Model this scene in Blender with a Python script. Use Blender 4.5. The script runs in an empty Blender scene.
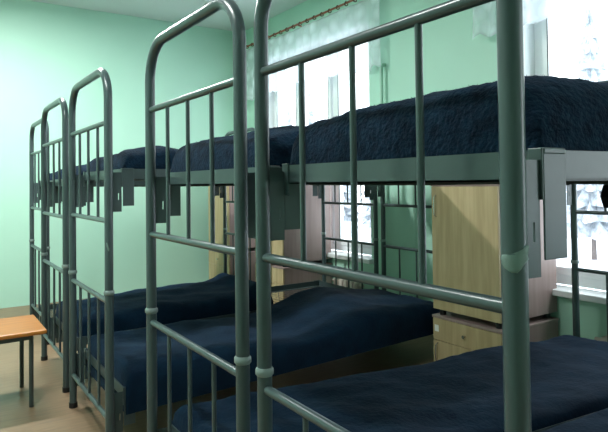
import bpy, bmesh, math, random
from mathutils import Vector, Matrix, noise
random.seed(7)
C = bpy.context.scene.collection
SC = bpy.context.scene
EYE = 1.3

# ------------------------------------------------------------------ camera
f, phi, pit, rol = 574.05, 0.5847, 0.021, -0.0124
fw = Vector((math.sin(phi)*math.cos(pit), math.cos(phi)*math.cos(pit), math.sin(pit)))
rt = Vector((math.cos(phi), -math.sin(phi), 0)); up = rt.cross(fw)
rt2 = rt*math.cos(rol) + up*math.sin(rol); up2 = -rt*math.sin(rol) + up*math.cos(rol)
cd = bpy.data.cameras.new('camera'); cam = bpy.data.objects.new('camera', cd); C.objects.link(cam)
m3 = Matrix((rt2, up2, -fw)).transposed()
cam.matrix_world = Matrix.Translation((0, 0, EYE)) @ m3.to_4x4()
cd.sensor_width = 36; cd.lens = f/608*36; cd.shift_y = -45/608; cd.clip_start = .02
SC.camera = cam

# ------------------------------------------------------------------ world, lights, exposure
w = bpy.data.worlds.new('overcast_sky'); SC.world = w; w.use_nodes = True
nt = w.node_tree; bg = nt.nodes['Background']
bg.inputs['Color'].default_value = (.86, .93, 1, 1); bg.inputs['Strength'].default_value = 3.2
SC.view_settings.view_transform = 'Standard'; SC.view_settings.look = 'None'
SC.view_settings.exposure = 0.8; SC.view_settings.gamma = 1; SC.view_settings.use_curve_mapping = False

XW, YL, ZC, XB, YR = 3.6, 6.94, 3.36, -1.7, -3.0
WIN = [(4.27, 6.3), (.62, 2.56), (-2.5, -.55)]       # three windows of the right wall
WZ0, WZ1 = .57, 2.86
LAMP = 84

def light(name, kind, loc, rot, energy, size=None, size_y=None, color=(1, 1, 1), portal=False):
    l = bpy.data.lights.new(name, kind); l.energy = energy; l.color = color
    if kind == 'AREA':
        l.shape = 'RECTANGLE'; l.size = size; l.size_y = size_y
        l.cycles.is_portal = portal
    o = bpy.data.objects.new(name, l); o.location = loc; o.rotation_euler = rot; C.objects.link(o)
    return o
for (a, b) in WIN:                                     # sky portals outside every window
    light('window_daylight', 'AREA', (XW+.34, (a+b)/2, (WZ0+WZ1)/2), (0, math.pi/2, 0), 1, WZ1-WZ0+.1, b-a+.1, portal=True)

# ------------------------------------------------------------------ materials
def mat(name, col, rough=.6, metal=0, col2=None, scale=8, stretch=(1, 1, 1), bump=0, bscale=60, detail=3, spec=None, sheen=0, emit=None):
    m = bpy.data.materials.new(name); m.use_nodes = True; t = m.node_tree; p = t.nodes['Principled BSDF']
    p.inputs['Roughness'].default_value = rough; p.inputs['Metallic'].default_value = metal
    if spec is not None: p.inputs['Specular IOR Level'].default_value = spec
    if sheen: p.inputs['Sheen Weight'].default_value = sheen; p.inputs['Sheen Roughness'].default_value = .5; p.inputs['Sheen Tint'].default_value = (.45, .62, 1, 1)
    tc = t.nodes.new('ShaderNodeTexCoord'); mp = t.nodes.new('ShaderNodeMapping'); mp.inputs['Scale'].default_value = stretch
    t.links.new(tc.outputs['Object'], mp.inputs['Vector'])
    if col2:
        n = t.nodes.new('ShaderNodeTexNoise'); n.inputs['Scale'].default_value = scale; n.inputs['Detail'].default_value = detail
        r = t.nodes.new('ShaderNodeValToRGB'); r.color_ramp.elements[0].color = (*col, 1); r.color_ramp.elements[1].color = (*col2, 1)
        r.color_ramp.elements[0].position = .35; r.color_ramp.elements[1].position = .65
        t.links.new(mp.outputs[0], n.inputs['Vector']); t.links.new(n.outputs['Fac'], r.inputs[0]); t.links.new(r.outputs[0], p.inputs['Base Color'])
    else: p.inputs['Base Color'].default_value = (*col, 1)
    if bump:
        n2 = t.nodes.new('ShaderNodeTexNoise'); n2.inputs['Scale'].default_value = bscale; n2.inputs['Detail'].default_value = 4
        b = t.nodes.new('ShaderNodeBump'); b.inputs['Strength'].default_value = bump; b.inputs['Distance'].default_value = .01
        t.links.new(mp.outputs[0], n2.inputs['Vector']); t.links.new(n2.outputs['Fac'], b.inputs['Height']); t.links.new(b.outputs[0], p.inputs['Normal'])
    if emit: p.inputs['Emission Color'].default_value = (*emit[0], 1); p.inputs['Emission Strength'].default_value = emit[1]
    return m
M = dict(
    wall=mat('green_wall_paint', (.43, .69, .56), .5, col2=(.46, .72, .59), scale=1.2, bump=.05, bscale=30),
    ceiling=mat('ceiling_whitewash', (.62, .68, .66), .8, col2=(.65, .71, .69), scale=2),
    floor=mat('floor_linoleum', (.20, .13, .08), .4, col2=(.26, .17, .10), scale=6, stretch=(1, 8, 1)),
    steel=mat('grey_green_enamel', (.046, .068, .071), .28, col2=(.052, .075, .078), scale=5, bump=.04, bscale=25),
    chip=mat('worn_enamel', (.15, .21, .19), .6),
    collar=mat('collar_enamel', (.20, .25, .24), .4),
    net=mat('spring_net_wire', (.06, .075, .07), .5, metal=.4),
    blanket=mat('navy_fleece', (.0015, .007, .016), .95, col2=(.0045, .018, .036), scale=26, bump=.8, bscale=90, detail=5, sheen=.05, spec=.08),
    blanket_low=mat('navy_wool', (.0012, .009, .022), .9, col2=(.0025, .015, .033), scale=9, bump=.4, bscale=60, sheen=.04, spec=.1),
    mattress=mat('dark_ticking', (.02, .03, .035), .9, col2=(.03, .04, .045), scale=30),
    birch=mat('birch_laminate', (.50, .385, .22), .45, col2=(.40, .30, .16), scale=5, stretch=(6, 6, .5), bump=.03),
    pink=mat('laminate_in_pinkish_light', (.33, .235, .215), .5, col2=(.28, .195, .18), scale=5, stretch=(6, 6, .4)),  # cabinet wood again, the pinkish light on its sides put into the colour
    black=mat('black_plastic', (.006, .006, .007), .5),
    chrome=mat('handle_metal', (.6, .6, .56), .25, metal=.9),
    white=mat('white_plastic', (.90, .92, .94), .35),
    sill=mat('white_sill', (.84, .85, .85), .35),
    beige=mat('beige_enamel', (.48, .42, .36), .5),
    paper=mat('white_paper', (.85, .85, .82), .7),
    rod=mat('varnished_brown_wood', (.36, .11, .035), .35, col2=(.26, .07, .025), scale=20),
    ring=mat('dark_wood_ring', (.10, .04, .02), .4),
    table=mat('orange_wood_veneer', (.43, .15, .022), .4, col2=(.34, .11, .015), scale=4, stretch=(.6, 7, 7)),
    pipe=mat('pale_green_pipe', (.33, .55, .43), .4),
    snow=mat('snow', (.85, .88, .93), .9, col2=(.78, .82, .9), scale=.6),
    tree=mat('snowy_needles', (.22, .25, .28), .9, col2=(.55, .58, .62), scale=3, detail=8),
    trunk=mat('bark', (.16, .13, .12), .9),
    lamp=mat('lamp_diffuser', (.9, .9, .9), .5, emit=((1, .98, .94), 9)),
)
def glass_mat():
    m = bpy.data.materials.new('window_glass'); m.use_nodes = True; t = m.node_tree; t.nodes.clear()
    o = t.nodes.new('ShaderNodeOutputMaterial'); mx = t.nodes.new('ShaderNodeMixShader'); tr = t.nodes.new('ShaderNodeBsdfTransparent'); g = t.nodes.new('ShaderNodeBsdfGlossy')
    g.inputs['Roughness'].default_value = .02; mx.inputs[0].default_value = .05
    tr.inputs[0].default_value = (.95, .97, .96, 1)
    t.links.new(tr.outputs[0], mx.inputs[1]); t.links.new(g.outputs[0], mx.inputs[2]); t.links.new(mx.outputs[0], o.inputs[0])
    return m
M['glass'] = glass_mat()
def tulle_mat():
    m = bpy.data.materials.new('sheer_tulle'); m.use_nodes = True; t = m.node_tree; t.nodes.clear()
    o = t.nodes.new('ShaderNodeOutputMaterial'); mx = t.nodes.new('ShaderNodeMixShader'); tr = t.nodes.new('ShaderNodeBsdfTransparent')
    d = t.nodes.new('ShaderNodeBsdfDiffuse'); tl = t.nodes.new('ShaderNodeBsdfTranslucent'); m2 = t.nodes.new('ShaderNodeMixShader')
    d.inputs[0].default_value = (.93, .96, 1, 1); tl.inputs[0].default_value = (.93, .96, 1, 1); m2.inputs[0].default_value = .5
    tc = t.nodes.new('ShaderNodeTexCoord'); n = t.nodes.new('ShaderNodeTexVoronoi'); n.inputs['Scale'].default_value = 7
    r = t.nodes.new('ShaderNodeMapRange'); r.inputs['From Min'].default_value = .1; r.inputs['From Max'].default_value = .6; r.inputs['To Min'].default_value = .68; r.inputs['To Max'].default_value = .36
    t.links.new(tc.outputs['Object'], n.inputs['Vector']); t.links.new(n.outputs['Distance'], r.inputs[0]); t.links.new(r.outputs[0], mx.inputs[0])
    t.links.new(d.outputs[0], m2.inputs[1]); t.links.new(tl.outputs[0], m2.inputs[2])
    t.links.new(tr.outputs[0], mx.inputs[1]); t.links.new(m2.outputs[0], mx.inputs[2]); t.links.new(mx.outputs[0], o.inputs[0])
    return m
M['tulle'] = tulle_mat()

# ------------------------------------------------------------------ helpers
def obj(name, bm, m, parent=None, smooth=True):
    me = bpy.data.meshes.new(name); bmesh.ops.recalc_face_normals(bm, faces=bm.faces); bm.to_mesh(me); bm.free()
    if smooth: me.shade_smooth(); me.set_sharp_from_angle(angle=math.radians(40))
    me.materials.append(m); o = bpy.data.objects.new(name, me); C.objects.link(o)
    if parent:
        o.parent = parent; o.matrix_parent_inverse = Matrix.Translation(-Vector(parent.location))
    return o
def tag(o, label=None, cat=None, group=None, kind=None):
    if label: o['label'] = label
    if cat: o['category'] = cat
    if group: o['group'] = group
    if kind: o['kind'] = kind
    return o
def thing(name, label, cat, loc, group=None):
    o = bpy.data.objects.new(name, None); o.location = loc; o.empty_display_size = .1; C.objects.link(o)
    return tag(o, label, cat, group)
ident = lambda p: p
def box(bm, x0, x1, y0, y1, z0, z1, bev=0, tf=ident):
    r = bmesh.ops.create_cube(bm, size=1); vs = r['verts']
    for v in vs: v.co = Vector(((x0+x1)/2+v.co.x*(x1-x0), (y0+y1)/2+v.co.y*(y1-y0), (z0+z1)/2+v.co.z*(z1-z0)))
    if bev:
        es = list({e for v in vs for e in v.link_edges})
        g = bmesh.ops.bevel(bm, geom=es, offset=bev, segments=2, affect='EDGES', profile=.5)
        vs = list({v for fa in g['faces'] for v in fa.verts} | {v for v in vs if v.is_valid})
    for v in vs: v.co = Vector(tf(v.co))
    return bm
def tube(bm, pts, r, seg=16, tf=ident, caps=True):
    pts = [Vector(tf(Vector(p))) for p in pts]; rings = []
    t0 = (pts[1]-pts[0]).normalized(); ref = Vector((0, 0, 1)) if abs(t0.z) < .9 else Vector((1, 0, 0))
    n = t0.cross(ref).normalized(); prev = t0
    for i, p in enumerate(pts):
        if i == 0: t = t0
        elif i == len(pts)-1: t = (pts[i]-pts[i-1]).normalized()
        else: t = ((pts[i]-pts[i-1]).normalized()+(pts[i+1]-pts[i]).normalized()).normalized()
        q = prev.rotation_difference(t); n = (q @ n).normalized(); prev = t; b = t.cross(n)
        rr = r[i] if isinstance(r, (list, tuple)) else r
        rings.append([bm.verts.new(p+(n*math.cos(a)+b*math.sin(a))*rr) for a in [2*math.pi*k/seg for k in range(seg)]])
    for a, b in zip(rings, rings[1:]):
        for k in range(seg): bm.faces.new((a[k], a[(k+1) % seg], b[(k+1) % seg], b[k]))
    if caps: bm.faces.new(rings[0]); bm.faces.new(rings[-1][::-1])
    return bm
B = bmesh.new
def struct(name, bm, m, parent=None, smooth=False):
    o = obj(name, bm, m, parent, smooth)
    if not parent: o['kind'] = 'structure'
    return o

# ------------------------------------------------------------------ the room
struct('floor', box(B(), XB, XW+.3, YR, YL, -.1, 0), M['floor'])
struct('ceiling', box(B(), XB, XW+.3, YR, YL, ZC, ZC+.1), M['ceiling'])
struct('wall_left', box(B(), XB-.1, XW+.3, YL, YL+.1, -.1, ZC+.1), M['wall'])
struct('wall_back', box(B(), XB-.1, XW+.3, YR-.1, YR, -.1, ZC+.1), M['wall'])
struct('wall_front', box(B(), XB-.1, XB, YR, YL, -.1, ZC+.1), M['wall'])
bm = B(); ys = [YR] + [v for p in sorted(WIN) for v in p] + [YL]
for i in range(0, len(ys), 2): box(bm, XW, XW+.3, ys[i], ys[i+1], -.1, ZC+.1)
for a, b in WIN: box(bm, XW, XW+.3, a, b, -.1, WZ0-.05); box(bm, XW, XW+.3, a, b, WZ1, ZC+.1)
struct('wall_right', bm, M['wall'])
for i, (a, b) in enumerate(WIN):
    e = bpy.data.objects.new('window_%d' % (i+1), None); e.location = (XW+.1, a, WZ0); C.objects.link(e); e['kind'] = 'structure'
    x0, x1 = XW+.12, XW+.18; t = .07; muls = [a, a+(b-a)*.36, a+(b-a)*.68, b] if i == 0 else [a, a+(b-a)*.5, b]
    if i == 1: muls = [a, a+.62, b-.01]
    bm = B()
    box(bm, x0, x1, a, b, WZ0, WZ0+t, .006); box(bm, x0, x1, a, b, WZ1-t, WZ1, .006)
    for k, y in enumerate(muls):
        ww = t/2 if 0 < k < len(muls)-1 else t*.5
        yc = y + (ww if k == 0 else -ww if k == len(muls)-1 else 0)
        box(bm, x0, x1, yc-ww, yc+ww, WZ0+t, WZ1-t, .006)
    obj('window_frame', bm, M['white'], e, False)
    for k in range(len(muls)-1):
        y0, y1 = muls[k]+t*.6, muls[k+1]-t*.6
        if k == 0: y0 = muls[0]+t
        if k == len(muls)-2: y1 = muls[-1]-t
        bm = B(); s = .055
        box(bm, x0-.02, x0+.03, y0, y0+s, WZ0+t, WZ1-t, .005); box(bm, x0-.02, x0+.03, y1-s, y1, WZ0+t, WZ1-t, .005)
        box(bm, x0-.02, x0+.03, y0+s, y1-s, WZ0+t, WZ0+t+s, .005); box(bm, x0-.02, x0+.03, y0+s, y1-s, WZ1-t-s, WZ1-t, .005)
        sa = obj('window_sash', bm, M['white'], e, False)
        gk = B(); g = .006                                                # dark rubber gasket round the pane
        box(gk, x0-.024, x0-.019, y0+s-g, y0+s, WZ0+t+s, WZ1-t-s); box(gk, x0-.024, x0-.019, y1-s, y1-s+g, WZ0+t+s, WZ1-t-s)
        gko = obj('gasket', gk, M['black'], e, False)
        obj('window_pane', box(B(), x0+.003, x0+.009, y0+s, y1-s, WZ0+t+s, WZ1-t-s), M['glass'], e, False)
    obj('window_sill', box(B(), XW-.07, XW+.12, a-.04, b+.04, WZ0-.05, WZ0-.005, .008), M['sill'], e, False)
    bm = B()
    box(bm, XW+.0, XW+.12, a, a+.012, WZ0, WZ1); box(bm, XW+.0, XW+.12, b-.012, b, WZ0, WZ1); box(bm, XW+.0, XW+.12, a, b, WZ1-.012, WZ1)
    obj('window_reveal', bm, M['white'], e, False)

# ------------------------------------------------------------------ bunk beds
W, D = .80, .757
R1 = .020
class Bed:
    def __init__(s, y, e, L, skew, dz=0, lb=0): s.y, s.x, s.L, s.skew, s.dz, s.lb = y, D+e, L, skew, dz, lb
    def tf(s, p): return Vector((s.x+p.x, s.y+p.y+s.skew*p.x/2.6, p.z))
BEDS = [Bed(.571, .014, 2.6, -.18), Bed(1.497, .013, 2.6, -.24), Bed(2.797, -.024, 2.6, .20, .03), Bed(3.89, -.005, 2.6, .03), Bed(5.14, .09, 2.0, .0)]
ZLOW = .275                                           # lower bunk rails
LBL = ['nearest grey-green steel bunk bed, its big post chipped at mid height',
       'grey-green steel bunk bed directly beside the nearest one, second in the row',
       'middle grey-green bunk bed of the row, beyond the wide gap',
       'fourth grey-green bunk bed, its narrow arch between the middle and farthest beds',
       'farthest grey-green bunk bed, last arch before the green wall']
POS = ['nearest bunk bed', 'second bunk bed', 'middle bunk bed', 'fourth bunk bed', 'farthest bunk bed']
ZT, ZU, ZL, ZK, ZJ = 1.867, 1.605, 1.10, .745, .19    # arch top, upper rail, lower rail, joint rail, foot rail
def arch(y0, y1, z0, zt, r, x):
    pts = [(x, y0, z0), (x, y0, zt-r)]
    for k in range(1, 9):
        a = k/8*math.pi/2; pts.append((x, y0+r-r*math.cos(a), zt-r+r*math.sin(a)))
    for k in range(0, 9):
        a = k/8*math.pi/2; pts.append((x, y1-r+r*math.sin(a), zt-r+r*math.cos(a)))
    pts.append((x, y1, z0)); return pts
def end_frame(b, root, x, inner):
    s = 1 if inner > 0 else -1
    tf = b.tf
    o = obj('head_arch', tube(B(), arch(0, W, ZK+.045, ZT, .15, x), R1, 20, tf), M['steel'], root)
    for z in (ZU, ZL+(b.dz if x == 0 else 0)):
        obj('cross_rail', tube(B(), [(x, .0, z), (x, W, z)], .0125, 14, tf), M['steel'], root)
    zl = ZL+(b.dz if x == 0 else 0)
    for k in (1, 2, 3): obj('upright', tube(B(), [(x, W*k/4, zl), (x, W*k/4, ZU)], .0075, 10, tf), M['steel'], root)
    for y in (0, W):
        lg = obj('leg', tube(B(), [(x, y, .012), (x, y, ZK+.05)], R1+.0005, 20, tf), M['steel'], root)
        obj('foot_cap', tube(B(), [(x, y, 0), (x, y, .03)], R1+.004, 16, tf), M['black'], lg)
        obj('collar', tube(B(), [(x, y, ZK+.035), (x, y, ZK+.04), (x, y, ZK+.052), (x, y, ZK+.058)], [R1+.001, R1+.005, R1+.005, R1+.001], 20, tf), M['collar'], root)
    for z in (ZK, ZJ): obj('cross_rail', tube(B(), [(x, 0, z), (x, W, z)], .0125, 14, tf), M['steel'], root)
    for k in (1, 2, 3): obj('upright', tube(B(), [(x, W*k/4, ZJ), (x, W*k/4, ZK)], .0075, 10, tf), M['steel'], root)
def bunk_bed(i, b):
    root = thing('bunk_bed', LBL[i], 'bunk bed', b.tf(Vector((0, W/2, 0))), 'steel bunk beds standing in a row')
    tf = b.tf; L = b.L
    end_frame(b, root, 0, 1); end_frame(b, root, L, -1)
    for zr in (1.298+b.dz, ZLOW if i < 4 else .12):
        e = .068; h = .052; t = .004
        for xx, s in ((e, 1), (L-e, -1)):
            bm = B()                                                       # angle iron across the end
            box(bm, xx, xx+s*t, .012, W-.012, zr, zr+h, 0, tf); box(bm, xx, xx+s*.03, .012, W-.012, zr, zr+t, 0, tf)
            obj('end_rail', bm, M['steel'], root, False)
        for yy, s in ((.0, 1), (W, -1)):
            bm = B()
            box(bm, e-.002, L-e+.002, yy+s*.000, yy+s*t, zr, zr+h, .0008, tf); box(bm, e, L-e, yy, yy+s*.03, zr, zr+t, 0, tf)
            obj('side_rail', bm, M['steel'], root, False)
            for xx, sx in ((0, 1), (L, -1)):
                # hooked corner bracket: a welded plate with a slot behind the post and a hanging socket plate
                bm = B(); y0, y1 = yy-s*.004, yy-s*.0005
                box(bm, xx+sx*e, xx+sx*(e+.056), min(y0, y1), max(y0, y1), zr-.128, zr+h+.003, .0015, tf)
                box(bm, xx+sx*(e-.004), xx+sx*e, yy-s*.004, yy+s*.022, zr-.03, zr+h+.003, .0015, tf)
                box(bm, min(xx+sx*e, xx+sx*(e+.056)), max(xx+sx*e, xx+sx*(e+.056)), min(yy-s*.005, yy+s*.006), max(yy-s*.005, yy+s*.006), zr+h-.008, zr+h+.0035, .003, tf)
                p = obj('corner_socket', bm, M['steel'], root, False)
                bm = B(); y0, y1 = yy+s*.001, yy+s*.005; y0, y1 = min(y0, y1), max(y0, y1)
                xa, xb, xc, xd = .019, .046, .051, e-.0045
                def sb(u0, u1, z0, z1): box(bm, min(xx+sx*u0, xx+sx*u1), max(xx+sx*u0, xx+sx*u1), y0, y1, z0, z1, 0, tf)
                sb(xa, xb, zr-.155, zr+.035); sb(xc, xd, zr-.155, zr+.035)
                sb(xb, xc, zr-.155, zr-.098); sb(xb, xc, zr-.066, zr+.035)
                obj('post_bracket', bm, M['steel'], root, False)
        bm = B()
        n = 14
        for k in range(1, n): tube(bm, [(e+(L-2*e)*q/8, .01+(W-.02)*k/n, zr+.006-.018*math.sin(math.pi*q/8)*math.sin(math.pi*k/n)) for q in range(9)], .0016, 4, tf)
        n2 = int(L/.07)
        for k in range(1, n2): tube(bm, [(e+(L-2*e)*k/n2, .01+(W-.02)*q/6, zr+.004-.018*math.sin(math.pi*q/6)*math.sin(math.pi*k/n2)) for q in range(7)], .0014, 4, tf)
        obj('spring_net', bm, M['net'], root)
    return root
ROOTS = [bunk_bed(i, b) for i, b in enumerate(BEDS)]

# paint chips and rub marks on posts (parts of their bed)
def chip_grid(b, root, y, x, a0, rows):
    bm = B(); prev = None
    for z, al, ar in rows:
        ring = [bm.verts.new(b.tf(Vector((x+(R1+.0011)*math.cos(math.radians(a0+al+(ar-al)*k/8)), y+(R1+.0011)*math.sin(math.radians(a0+al+(ar-al)*k/8)), z)))) for k in range(9)]
        if prev:
            for k in range(8): bm.faces.new((prev[k], prev[k+1], ring[k+1], ring[k]))
        prev = ring
    o = obj('paint_chip', bm, M['chip'], root); o['label'] = 'pale patch of chipped paint'
    sm = o.modifiers.new('thickness', 'SOLIDIFY'); sm.thickness = .0006
# angle 0 = +x; the camera sees the post from about 217 degrees
chip_grid(BEDS[0], ROOTS[0], 0, 0, 217, [(1.158, -8, 12), (1.164, -38, 28), (1.170, -52, 40), (1.178, -66, 76), (1.184, -58, 62), (1.188, 0, 72), (1.194, 34, 76), (1.200, 60, 82)][::1])
chip_grid(BEDS[2], ROOTS[2], 0, 0, 217, [(.99, 30, 45), (1.0, 20, 45), (1.015, 8, 30), (1.03, 5, 15)])

# ------------------------------------------------------------------ mattresses and blankets
def mattress(i, b, zr, up_):
    bm = B(); x0, x1, y0, y1 = .085, (b.L-.085 if up_ or i != 3 else 1.53), .02, W-.02; n, m = 40, 14
    def rnd(t): return (1-(1-min(1, t))**3)**(1/3)
    for sgn in (1, -1):
        g = []
        for a in range(n+1):
            row = []
            for c in range(m+1):
                u, v = a/n, c/m
                ed = rnd(min(u, 1-u)*(x1-x0)/.05)*rnd(min(v, 1-v)*(y1-y0)/.05)
                sag = .022*math.sin(math.pi*u)*math.sin(math.pi*v)
                z = zr+.05 + (.035*ed if sgn > 0 else -(.035*ed)) - sag
                row.append(bm.verts.new(b.tf(Vector((x0+u*(x1-x0), y0+v*(y1-y0), z)))))
            g.append(row)
        for a in range(n):
            for c in range(m): bm.faces.new((g[a][c], g[a+1][c], g[a+1][c+1], g[a][c+1]))
    bmesh.ops.remove_doubles(bm, verts=bm.verts, dist=1e-5)
    o = obj('mattress', bm, M['mattress'])
    tag(o, ('thin dark mattress sagging on upper bunk of the ' if up_ else 'thin dark mattress on lower bunk of the ')+POS[i], 'mattress', 'dark mattresses on the bunks')
def blanket(i, b, zr, up_):
    bm = B(); nx, ny = (150, 56) if i < 2 else (90, 36)
    x0, x1, y0, y1 = .076, (b.L-.076 if up_ or i != 3 else 1.55), (-.016 if i == 2 and not up_ else .008), W-.008
    if up_: base, bump, top = zr+.056, (.052, .05, .035, .035, .035)[i], (.09, .085, .068, .065, .065)[i]
    else: base, bump, top = zr+.056, .05, .075
    sd = i*13.7+(0 if up_ else 50)
    def H(u, v):
        x = u*(x1-x0); y = v*(y1-y0)
        def e(t, r): t = min(1, t/r); return (1-(1-t)**2.6)**(1/2.6)
        ed = e(x, .06)*e(x1-x0-x, .16)*e(y, .13)*e(y1-y0-y, .045)
        h = top
        if up_:
            h += bump*math.exp(-((x-.24)/(.26 if i == 0 else .2))**2)*(.62+.5*math.cos((v-.35)*2.4)) + .01*math.exp(-((x-.95)/.3)**2)
            if i == 1: h -= .03*max(0, min(1, (x-.35)/.3))
            if i == 0: h -= .035*max(0, min(1, (x-.42)/.5))
            if i == 0: h += -.008*max(0, min(1, (v-.45)/.5))
        else:
            if i == 2: h += .08*math.exp(-((x-1.7)/.38)**2)*(.4+.7*v) - .05*math.exp(-((x-1.1)/.3)**2)
            elif i == 3: h += .04 + .08*math.exp(-((x-1.42)/.12)**2)
            elif i == 1: h -= .03*min(1, x)
            else: h += bump*math.exp(-((x-.4)/.3)**2)
        p = Vector((x*2.2+sd, y*2.6, sd*.3)); h += .022*noise.noise(p) + .012*noise.noise(p*2.7) + .004*noise.noise(p*9)
        p2 = Vector((x*1.2+sd, (y+x*.3)*7, 3.1)); h += .007*noise.noise(p2)
        if up_ and i < 2: h += .004*noise.noise(Vector((x*60, y*60, 0)))*ed
        return max(.0, h*ed)
    g = []
    for a in range(nx+1):
        row = []
        for c in range(ny+1):
            u = a/nx
            # denser sampling near the rims
            uu = u; vv = c/ny; vv = vv+(math.sin(2*math.pi*vv)*-.07)
            uu = uu-(math.sin(2*math.pi*uu)*.07)
            uu = min(1, max(0, uu)); vv = min(1, max(0, vv))
            wob = .004*noise.noise(Vector((uu*14, vv*9, sd)))
            row.append(bm.verts.new(b.tf(Vector((x0+uu*(x1-x0), y0+vv*(y1-y0)+wob, base+H(uu, vv))))))
        g.append(row)
    fs = []
    for a in range(nx):
        for c in range(ny): fs.append(bm.faces.new((g[a][c], g[a+1][c], g[a+1][c+1], g[a][c+1])))
    bd = [e for e in bm.edges if e.is_boundary]
    r = bmesh.ops.extrude_edge_only(bm, edges=bd)                       # tucked skirt below the rim
    for v in r['geom']:
        if isinstance(v, bmesh.types.BMVert): v.co.z -= .13 if i == 2 and not up_ else .03
    if up_ and i < 2:                                                    # fleece fibres standing off the cloth
        bm.normal_update(); rnd = random.Random(i)
        src = [(fa.calc_center_median(), fa.normal.copy(), fa.calc_area()) for fa in fs]
        wts = [s[2]*(1 if s[0].x < D+1.6 else .15) for s in src]
        for cpt, nn, ar in rnd.choices(src, wts, k=16000 if i == 0 else 9000):
            p = cpt+Vector((rnd.uniform(-.008, .008), rnd.uniform(-.007, .007), rnd.uniform(-.002, 0)))
            d = (nn+Vector((rnd.uniform(-1, 1), rnd.uniform(-1, 1), rnd.uniform(-.4, .6)))*.9).normalized()*rnd.uniform(.002, .006)
            sdv = Vector((rnd.uniform(-1, 1), rnd.uniform(-1, 1), rnd.uniform(-1, 1))).normalized()*.0005
            bm.faces.new([bm.verts.new(p-sdv), bm.verts.new(p+sdv), bm.verts.new(p+d)])
    me = bpy.data.meshes.new('blanket'); bm.to_mesh(me); bm.free(); me.shade_smooth()
    me.materials.append(M['blanket'] if up_ else M['blanket_low']); o = bpy.data.objects.new('blanket', me); C.objects.link(o)
    tag(o, ('fluffy navy blanket heaped on the upper bunk of the ' if up_ else 'plain navy blanket spread on the lower bunk of the ')+POS[i], 'blanket', 'navy blankets on the upper bunks' if up_ else 'navy blankets on the lower bunks')
for i, b in enumerate(BEDS):
    mattress(i, b, 1.298+b.dz, True); blanket(i, b, 1.298+b.dz, True)
    if i < 4: mattress(i, b, ZLOW, False); blanket(i, b, ZLOW, False)       # the farthest lower bunk is bare

# ------------------------------------------------------------------ cabinets against the window wall
def cabinet(name, lab, cat, x0, x1, y0, y1, z0, z1, hinge, drawer=False, group=None, sticker=False, feet=False):
    """carcass of side panels, top, bottom and back with a front on the -X side"""
    root = thing(name, lab, cat, ((x0+x1)/2, (y0+y1)/2, z0), group); t = .018; fz = .04 if feet else 0
    bm = B(); xa = x0+.02
    box(bm, xa, x1, y0, y0+t, z0+fz, z1-t); box(bm, xa, x1, y1-t, y1, z0+fz, z1-t); box(bm, x1-.008, x1-.002, y0+t, y1-t, z0+fz, z1-t)
    box(bm, xa, x1, y0+t, y1-t, z0+fz, z0+fz+t)
    obj('carcass', bm, M['pink'], root, False)
    obj('top_panel', box(B(), x0-.002, x1, y0-.006, y1+.006, z1-t, z1, .003), M['pink'], root, False)
    if feet:
        for xx in (x0+.05, x1-.05):
            for yy in (y0+.045, y1-.045): obj('foot', tube(B(), [(xx, yy, z0), (xx, yy, z0+fz)], .022, 12), M['black'], root)
    zb, zt = z0+fz+.004, z1-t-.003
    def handle(y, zc, par, h=.15):
        obj('handle', tube(B(), [(x0-.001, y, zc-h/2), (x0-.020, y, zc-h/2+.012), (x0-.026, y, zc), (x0-.020, y, zc+h/2-.012), (x0-.001, y, zc+h/2)], .0045, 8), M['chrome'], par)
    if drawer:
        zm = zt-.15
        d = obj('drawer_front', box(B(), x0, x0+.018, y0+.002, y1-.002, zm+.002, zt, .002), M['birch'], root, False)
        k = bmesh.new(); tube(k, [(x0, (y0+y1)/2, (zm+zt)/2), (x0-.012, (y0+y1)/2, (zm+zt)/2), (x0-.022, (y0+y1)/2, (zm+zt)/2)], [.006, .006, .012], 12)
        obj('knob', k, M['chrome'], d)
        if sticker: obj('sticker', box(B(), x0-.0012, x0-.0002, y1-.055, y1-.018, zt-.09, zt-.045), M['paper'], d, False)
        zt = zm-.002
    dr = obj('door', box(B(), x0, x0+.018, y0+.002, y1-.002, zb, zt, .002), M['birch'], root, False)
    yh = y1-.045 if hinge == 'near' else y0+.05
    handle(yh, zt-.135 if not drawer else zt-.09, dr)
    return root
XF, XK = 2.983, XW-.02
g1, g2 = 'wooden cabinets standing on lower ones', 'low wooden cabinets carrying taller ones'
cabinet('cabinet', 'tall light wood cabinet with metal handle stacked by the right window, behind the big post', 'cabinet', XF, XK, 2.32, 2.885, .368, 1.285, 'near', group=g1, feet=True)
cabinet('bedside_cabinet', 'low wood cabinet with a white sticker under the tall cabinet with metal handle', 'cabinet', XF, XK, 2.315, 2.89, 0, .367, 'near', True, g2, True)
cabinet('cabinet', 'tall cabinet with pinkish side standing left of the left window', 'cabinet', XF, XK, 4.91, 5.48, .458, 1.38, 'far', group=g1, feet=True)
cabinet('bedside_cabinet', 'low cabinet carrying the tall pinkish cabinet left of the left window', 'cabinet', XF, XK, 4.905, 5.485, 0, .457, 'far', True, g2)
cabinet('cabinet', 'tall cabinet farthest away, its light front beside the green wall', 'cabinet', XF, XK, 6.13, 6.70, .488, 1.41, 'far', group=g1, feet=True)
cabinet('bedside_cabinet', 'low cabinet farthest away, under the tall one beside the green wall', 'cabinet', XF, XK, 6.125, 6.705, 0, .487, 'far', True, g2)

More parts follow.
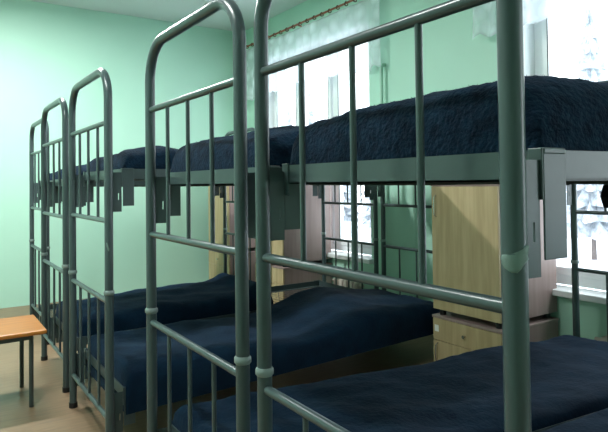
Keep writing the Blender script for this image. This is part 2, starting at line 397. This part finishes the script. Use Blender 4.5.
# ------------------------------------------------------------------ low table in the aisle
t = thing('low_table', 'low table with orange-brown wooden top and dark metal legs at far left', 'table', (.2, 3.95, 0))
obj('tabletop', box(B(), -.5, .61, 3.70, 4.20, .425, .45, .008), M['table'], t, False)
for xx in (-.42, .53):
    for yy in (3.75, 4.15): obj('leg', tube(B(), [(xx, yy, 0), (xx, yy, .41)], .013, 12), M['net'], t)
bm = B()
for yy in (3.75, 4.15): box(bm, -.42, .53, yy-.01, yy+.01, .395, .4245)
for xx in (-.42, .53): box(bm, xx-.01, xx+.01, 3.75, 4.15, .395, .4245)
obj('apron', bm, M['net'], t, False)

# ------------------------------------------------------------------ curtain rods, rings and lace valances
def curtain(label, y0, y1, va, vb, rlabel, rings, seed):
    z, x = 3.085, 3.5
    r = thing('curtain_rod', rlabel, 'curtain rod', (x, (y0+y1)/2, z), 'brown curtain rods')
    bm = B(); n = int((y1-y0)/.05); pts = [(x, y0+(y1-y0)*k/n, z) for k in range(n+1)]
    tube(bm, pts, .011, 12); obj('pole', bm, M['rod'], r)
    for yy in (y0, y1):
        s = -1 if yy == y0 else 1
        obj('finial', tube(B(), [(x, yy, z), (x, yy+s*.012, z), (x, yy+s*.035, z), (x, yy+s*.055, z), (x, yy+s*.06, z)], [.011, .022, .028, .014, .002], 14), M['rod'], r)
    for yy in (y0+.12, (y0+y1)/2, y1-.12): obj('bracket', tube(B(), [(x, yy, z-.012), (x+.05, yy, z-.02), (XW, yy, z-.02)], .007, 8), M['rod'], r)
    for k in range(rings):
        yy = va+(vb-va)*(k+.5)/rings; bm = B()
        for q in range(1): tube(bm, [(x+.019*math.sin(a), yy+.004*math.sin(a*2), z-.006+.019*math.cos(a)) for a in [2*math.pi*j/14 for j in range(15)]], .0055, 6)
        obj('ring', bm, M['ring'], r); 
    bm = B(); n, m = int((vb-va)/.02), 22; g = []
    for a in range(n+1):
        row = []; y = va+(vb-va)*a/n
        zb = 2.41-.035*abs(math.sin((y+seed)*math.pi/.19))-.05*noise.noise(Vector((y*1.7, seed, 0)))
        for c in range(m+1):
            v = c/m; zz = (z-.045)+(zb-(z-.045))*v
            row.append(bm.verts.new((x+.018*math.sin(y*38+seed)*(.3+.7*v)+.015*noise.noise(Vector((y*3, v*2, seed))), y, zz)))
        g.append(row)
    for a in range(n):
        for c in range(m): bm.faces.new((g[a][c], g[a+1][c], g[a+1][c+1], g[a][c+1]))
    o = obj('lace_valance', bm, M['tulle']); tag(o, label, 'curtain', 'white lace valances above the windows')
    sm = o.modifiers.new('thickness', 'SOLIDIFY'); sm.thickness = .0004
curtain('white sheer lace valance hanging from the ringed rod across the left window', 3.9, 6.85, 4.0, 6.8, 'brown wooden curtain rod with dark rings above the left window', 20, .3)
curtain('sheer lace valance over the right window, its scalloped edge beside the big post', .2, 3.0, .25, 2.93, 'brown wooden curtain rod above the right window', 16, 1.9)

# ------------------------------------------------------------------ pipes, wall plate, pouch
bm = B(); tube(bm, [(XW-.05, 4.04, .05), (XW-.05, 4.04, 2.36), (XW-.04, 4.04, 2.39), (XW+.0, 4.04, 2.4)], .016, 12)
tag(obj('heating_pipe', bm, M['pipe']), 'thin pale green vertical pipe on the wall right of the left window', 'pipe')
for (a, b), lb in zip(WIN[:2], ('left', 'right')):
    r = thing('radiator', 'beige ribbed radiator under the %s window' % lb, 'radiator', (XW-.08, (a+b)/2, .08), 'radiators under the windows')
    n = 10 if lb == 'right' else 5; y0 = (a+b)/2-n*.04 if lb == 'right' else 4.36; ztop = .33
    for k in range(n):
        bm = B(); y = y0+k*.08; box(bm, XW-.12, XW-.05, y, y+.068, .08, ztop, .02); obj('fin', bm, M['beige'], r)
    for z in (.12, ztop-.03): obj('manifold', tube(B(), [(XW-.085, y0-.05, z), (XW-.085, y0+n*.08+.03, z)], .014, 10), M['beige'], r)
r = thing('hanging_pouch', 'small black pointed pouch hanging below the rail at the right edge', 'pouch', (2.64, 1.43, 1.18))
def pouch():
    bm = B(); o = [(-.062, 0, 1.222), (-.03, 0, 1.272), (.07, 0, 1.285), (.09, 0, 1.20), (.05, 0, 1.165), (-.028, 0, 1.168)]
    fr = [bm.verts.new((2.64+a*.85, 1.41, z)) for a, _, z in o]; mid = [bm.verts.new((2.64+a, 1.43, z)) for a, _, z in o]; bk = [bm.verts.new((2.64+a*.85, 1.45, z)) for a, _, z in o]
    for p, q in ((fr, mid), (mid, bk)):
        for k in range(6): bm.faces.new((p[k], p[(k+1) % 6], q[(k+1) % 6], q[k]))
    bm.faces.new(fr); bm.faces.new(bk[::-1]); return bm
obj('bag', pouch(), M['black'], r)
obj('strap', tube(B(), [(2.67, 1.43, 1.27), (2.67, 1.425, 1.28), (2.67, 1.42, 1.289)], .004, 6), M['black'], r)

# ------------------------------------------------------------------ ceiling lamps (above and behind the view)
for k, (xx, yy, en, lb) in enumerate([(.6, 5.0, LAMP, 'on the ceiling above the farthest beds'), (-.35, 2.2, 38, 'on the ceiling above the aisle beside the middle beds'), (2.2, -1.4, 8, 'on the ceiling near the right wall, behind the nearest bed')]):
    r = thing('ceiling_lamp', 'white long ceiling lamp ' + lb, 'lamp', (xx, yy, ZC), 'ceiling lamps')
    a, c = (.62, .13) if k == 0 else (.13, .62)
    obj('housing', box(B(), xx-a, xx+a, yy-c, yy+c, ZC-.05, ZC, .01), M['white'], r, False)
    obj('diffuser', box(B(), xx-a+.02, xx+a-.02, yy-c+.02, yy+c-.02, ZC-.075, ZC-.051, .008), M['lamp'], r, False)
    light('ceiling_lamp_light', 'AREA', (xx, yy, ZC-.08), (0, 0, 0), en, 2*a-.04, 2*c-.04, (.93, 1, .98))

# ------------------------------------------------------------------ outside
tag(obj('snowy_ground', box(B(), XW+.6, 70, -40, 60, -3.1, -3), M['snow'], None, False), kind='structure')
def tree(x, y, h, r, lab, sd):
    t = thing('snowy_fir_tree', lab, 'tree', (x, y, -3), 'snowy trees outside the windows'); rn = random.Random(sd)
    obj('trunk', tube(B(), [(x, y, -3), (x, y, -3+h*.96)], [.14, .02], 8), M['trunk'], t)
    bm = B(); n = 15
    for k in range(n):
        z = -3+h*(.10+.9*k/n); rr = r*(1-k/n)**.85+.12; m = 18
        tip = bm.verts.new((x, y, z+h*.13)); cen = bm.verts.new((x, y, z+h*.03)); ring = []
        for q in range(m):
            a = 2*math.pi*q/m+k*.37; s = rr*(1 if q % 2 else .55)*rn.uniform(.75, 1.15)
            ring.append(bm.verts.new((x+s*math.cos(a), y+s*math.sin(a), z-rn.uniform(.05, .3)*(1 if q % 2 else .4))))
        for q in range(m): bm.faces.new((tip, ring[q], ring[(q+1) % m])); bm.faces.new((cen, ring[(q+1) % m], ring[q]))
    obj('foliage', bm, M['tree'], t, False)
for x, y, h, rr, lb, sd in [
    (30, 44.5, 13.2, 2.3, 'tallest pale snowy fir in the middle of the left window', 2),
    (31, 49.5, 11.4, 2.0, 'snowy fir left of the tallest one outside the left window', 3),
    (30, 39.6, 10.6, 1.9, 'snowy fir right of the tallest one outside the left window', 1),
    (30, 34.8, 8.4, 1.8, 'short snowy fir nearest the right jamb of the left window', 6),
    (30, 17.2, 13.6, 2.3, 'pale snowy fir tallest outside the right window', 4),
    (32, 13.2, 11.8, 2.2, 'pale snowy fir at the far right outside the right window', 5),
    (31, 22.4, 8.0, 2.0, 'short snowy fir outside the right window, seen below the rail', 7)]: tree(x, y, h, rr, lb, sd)
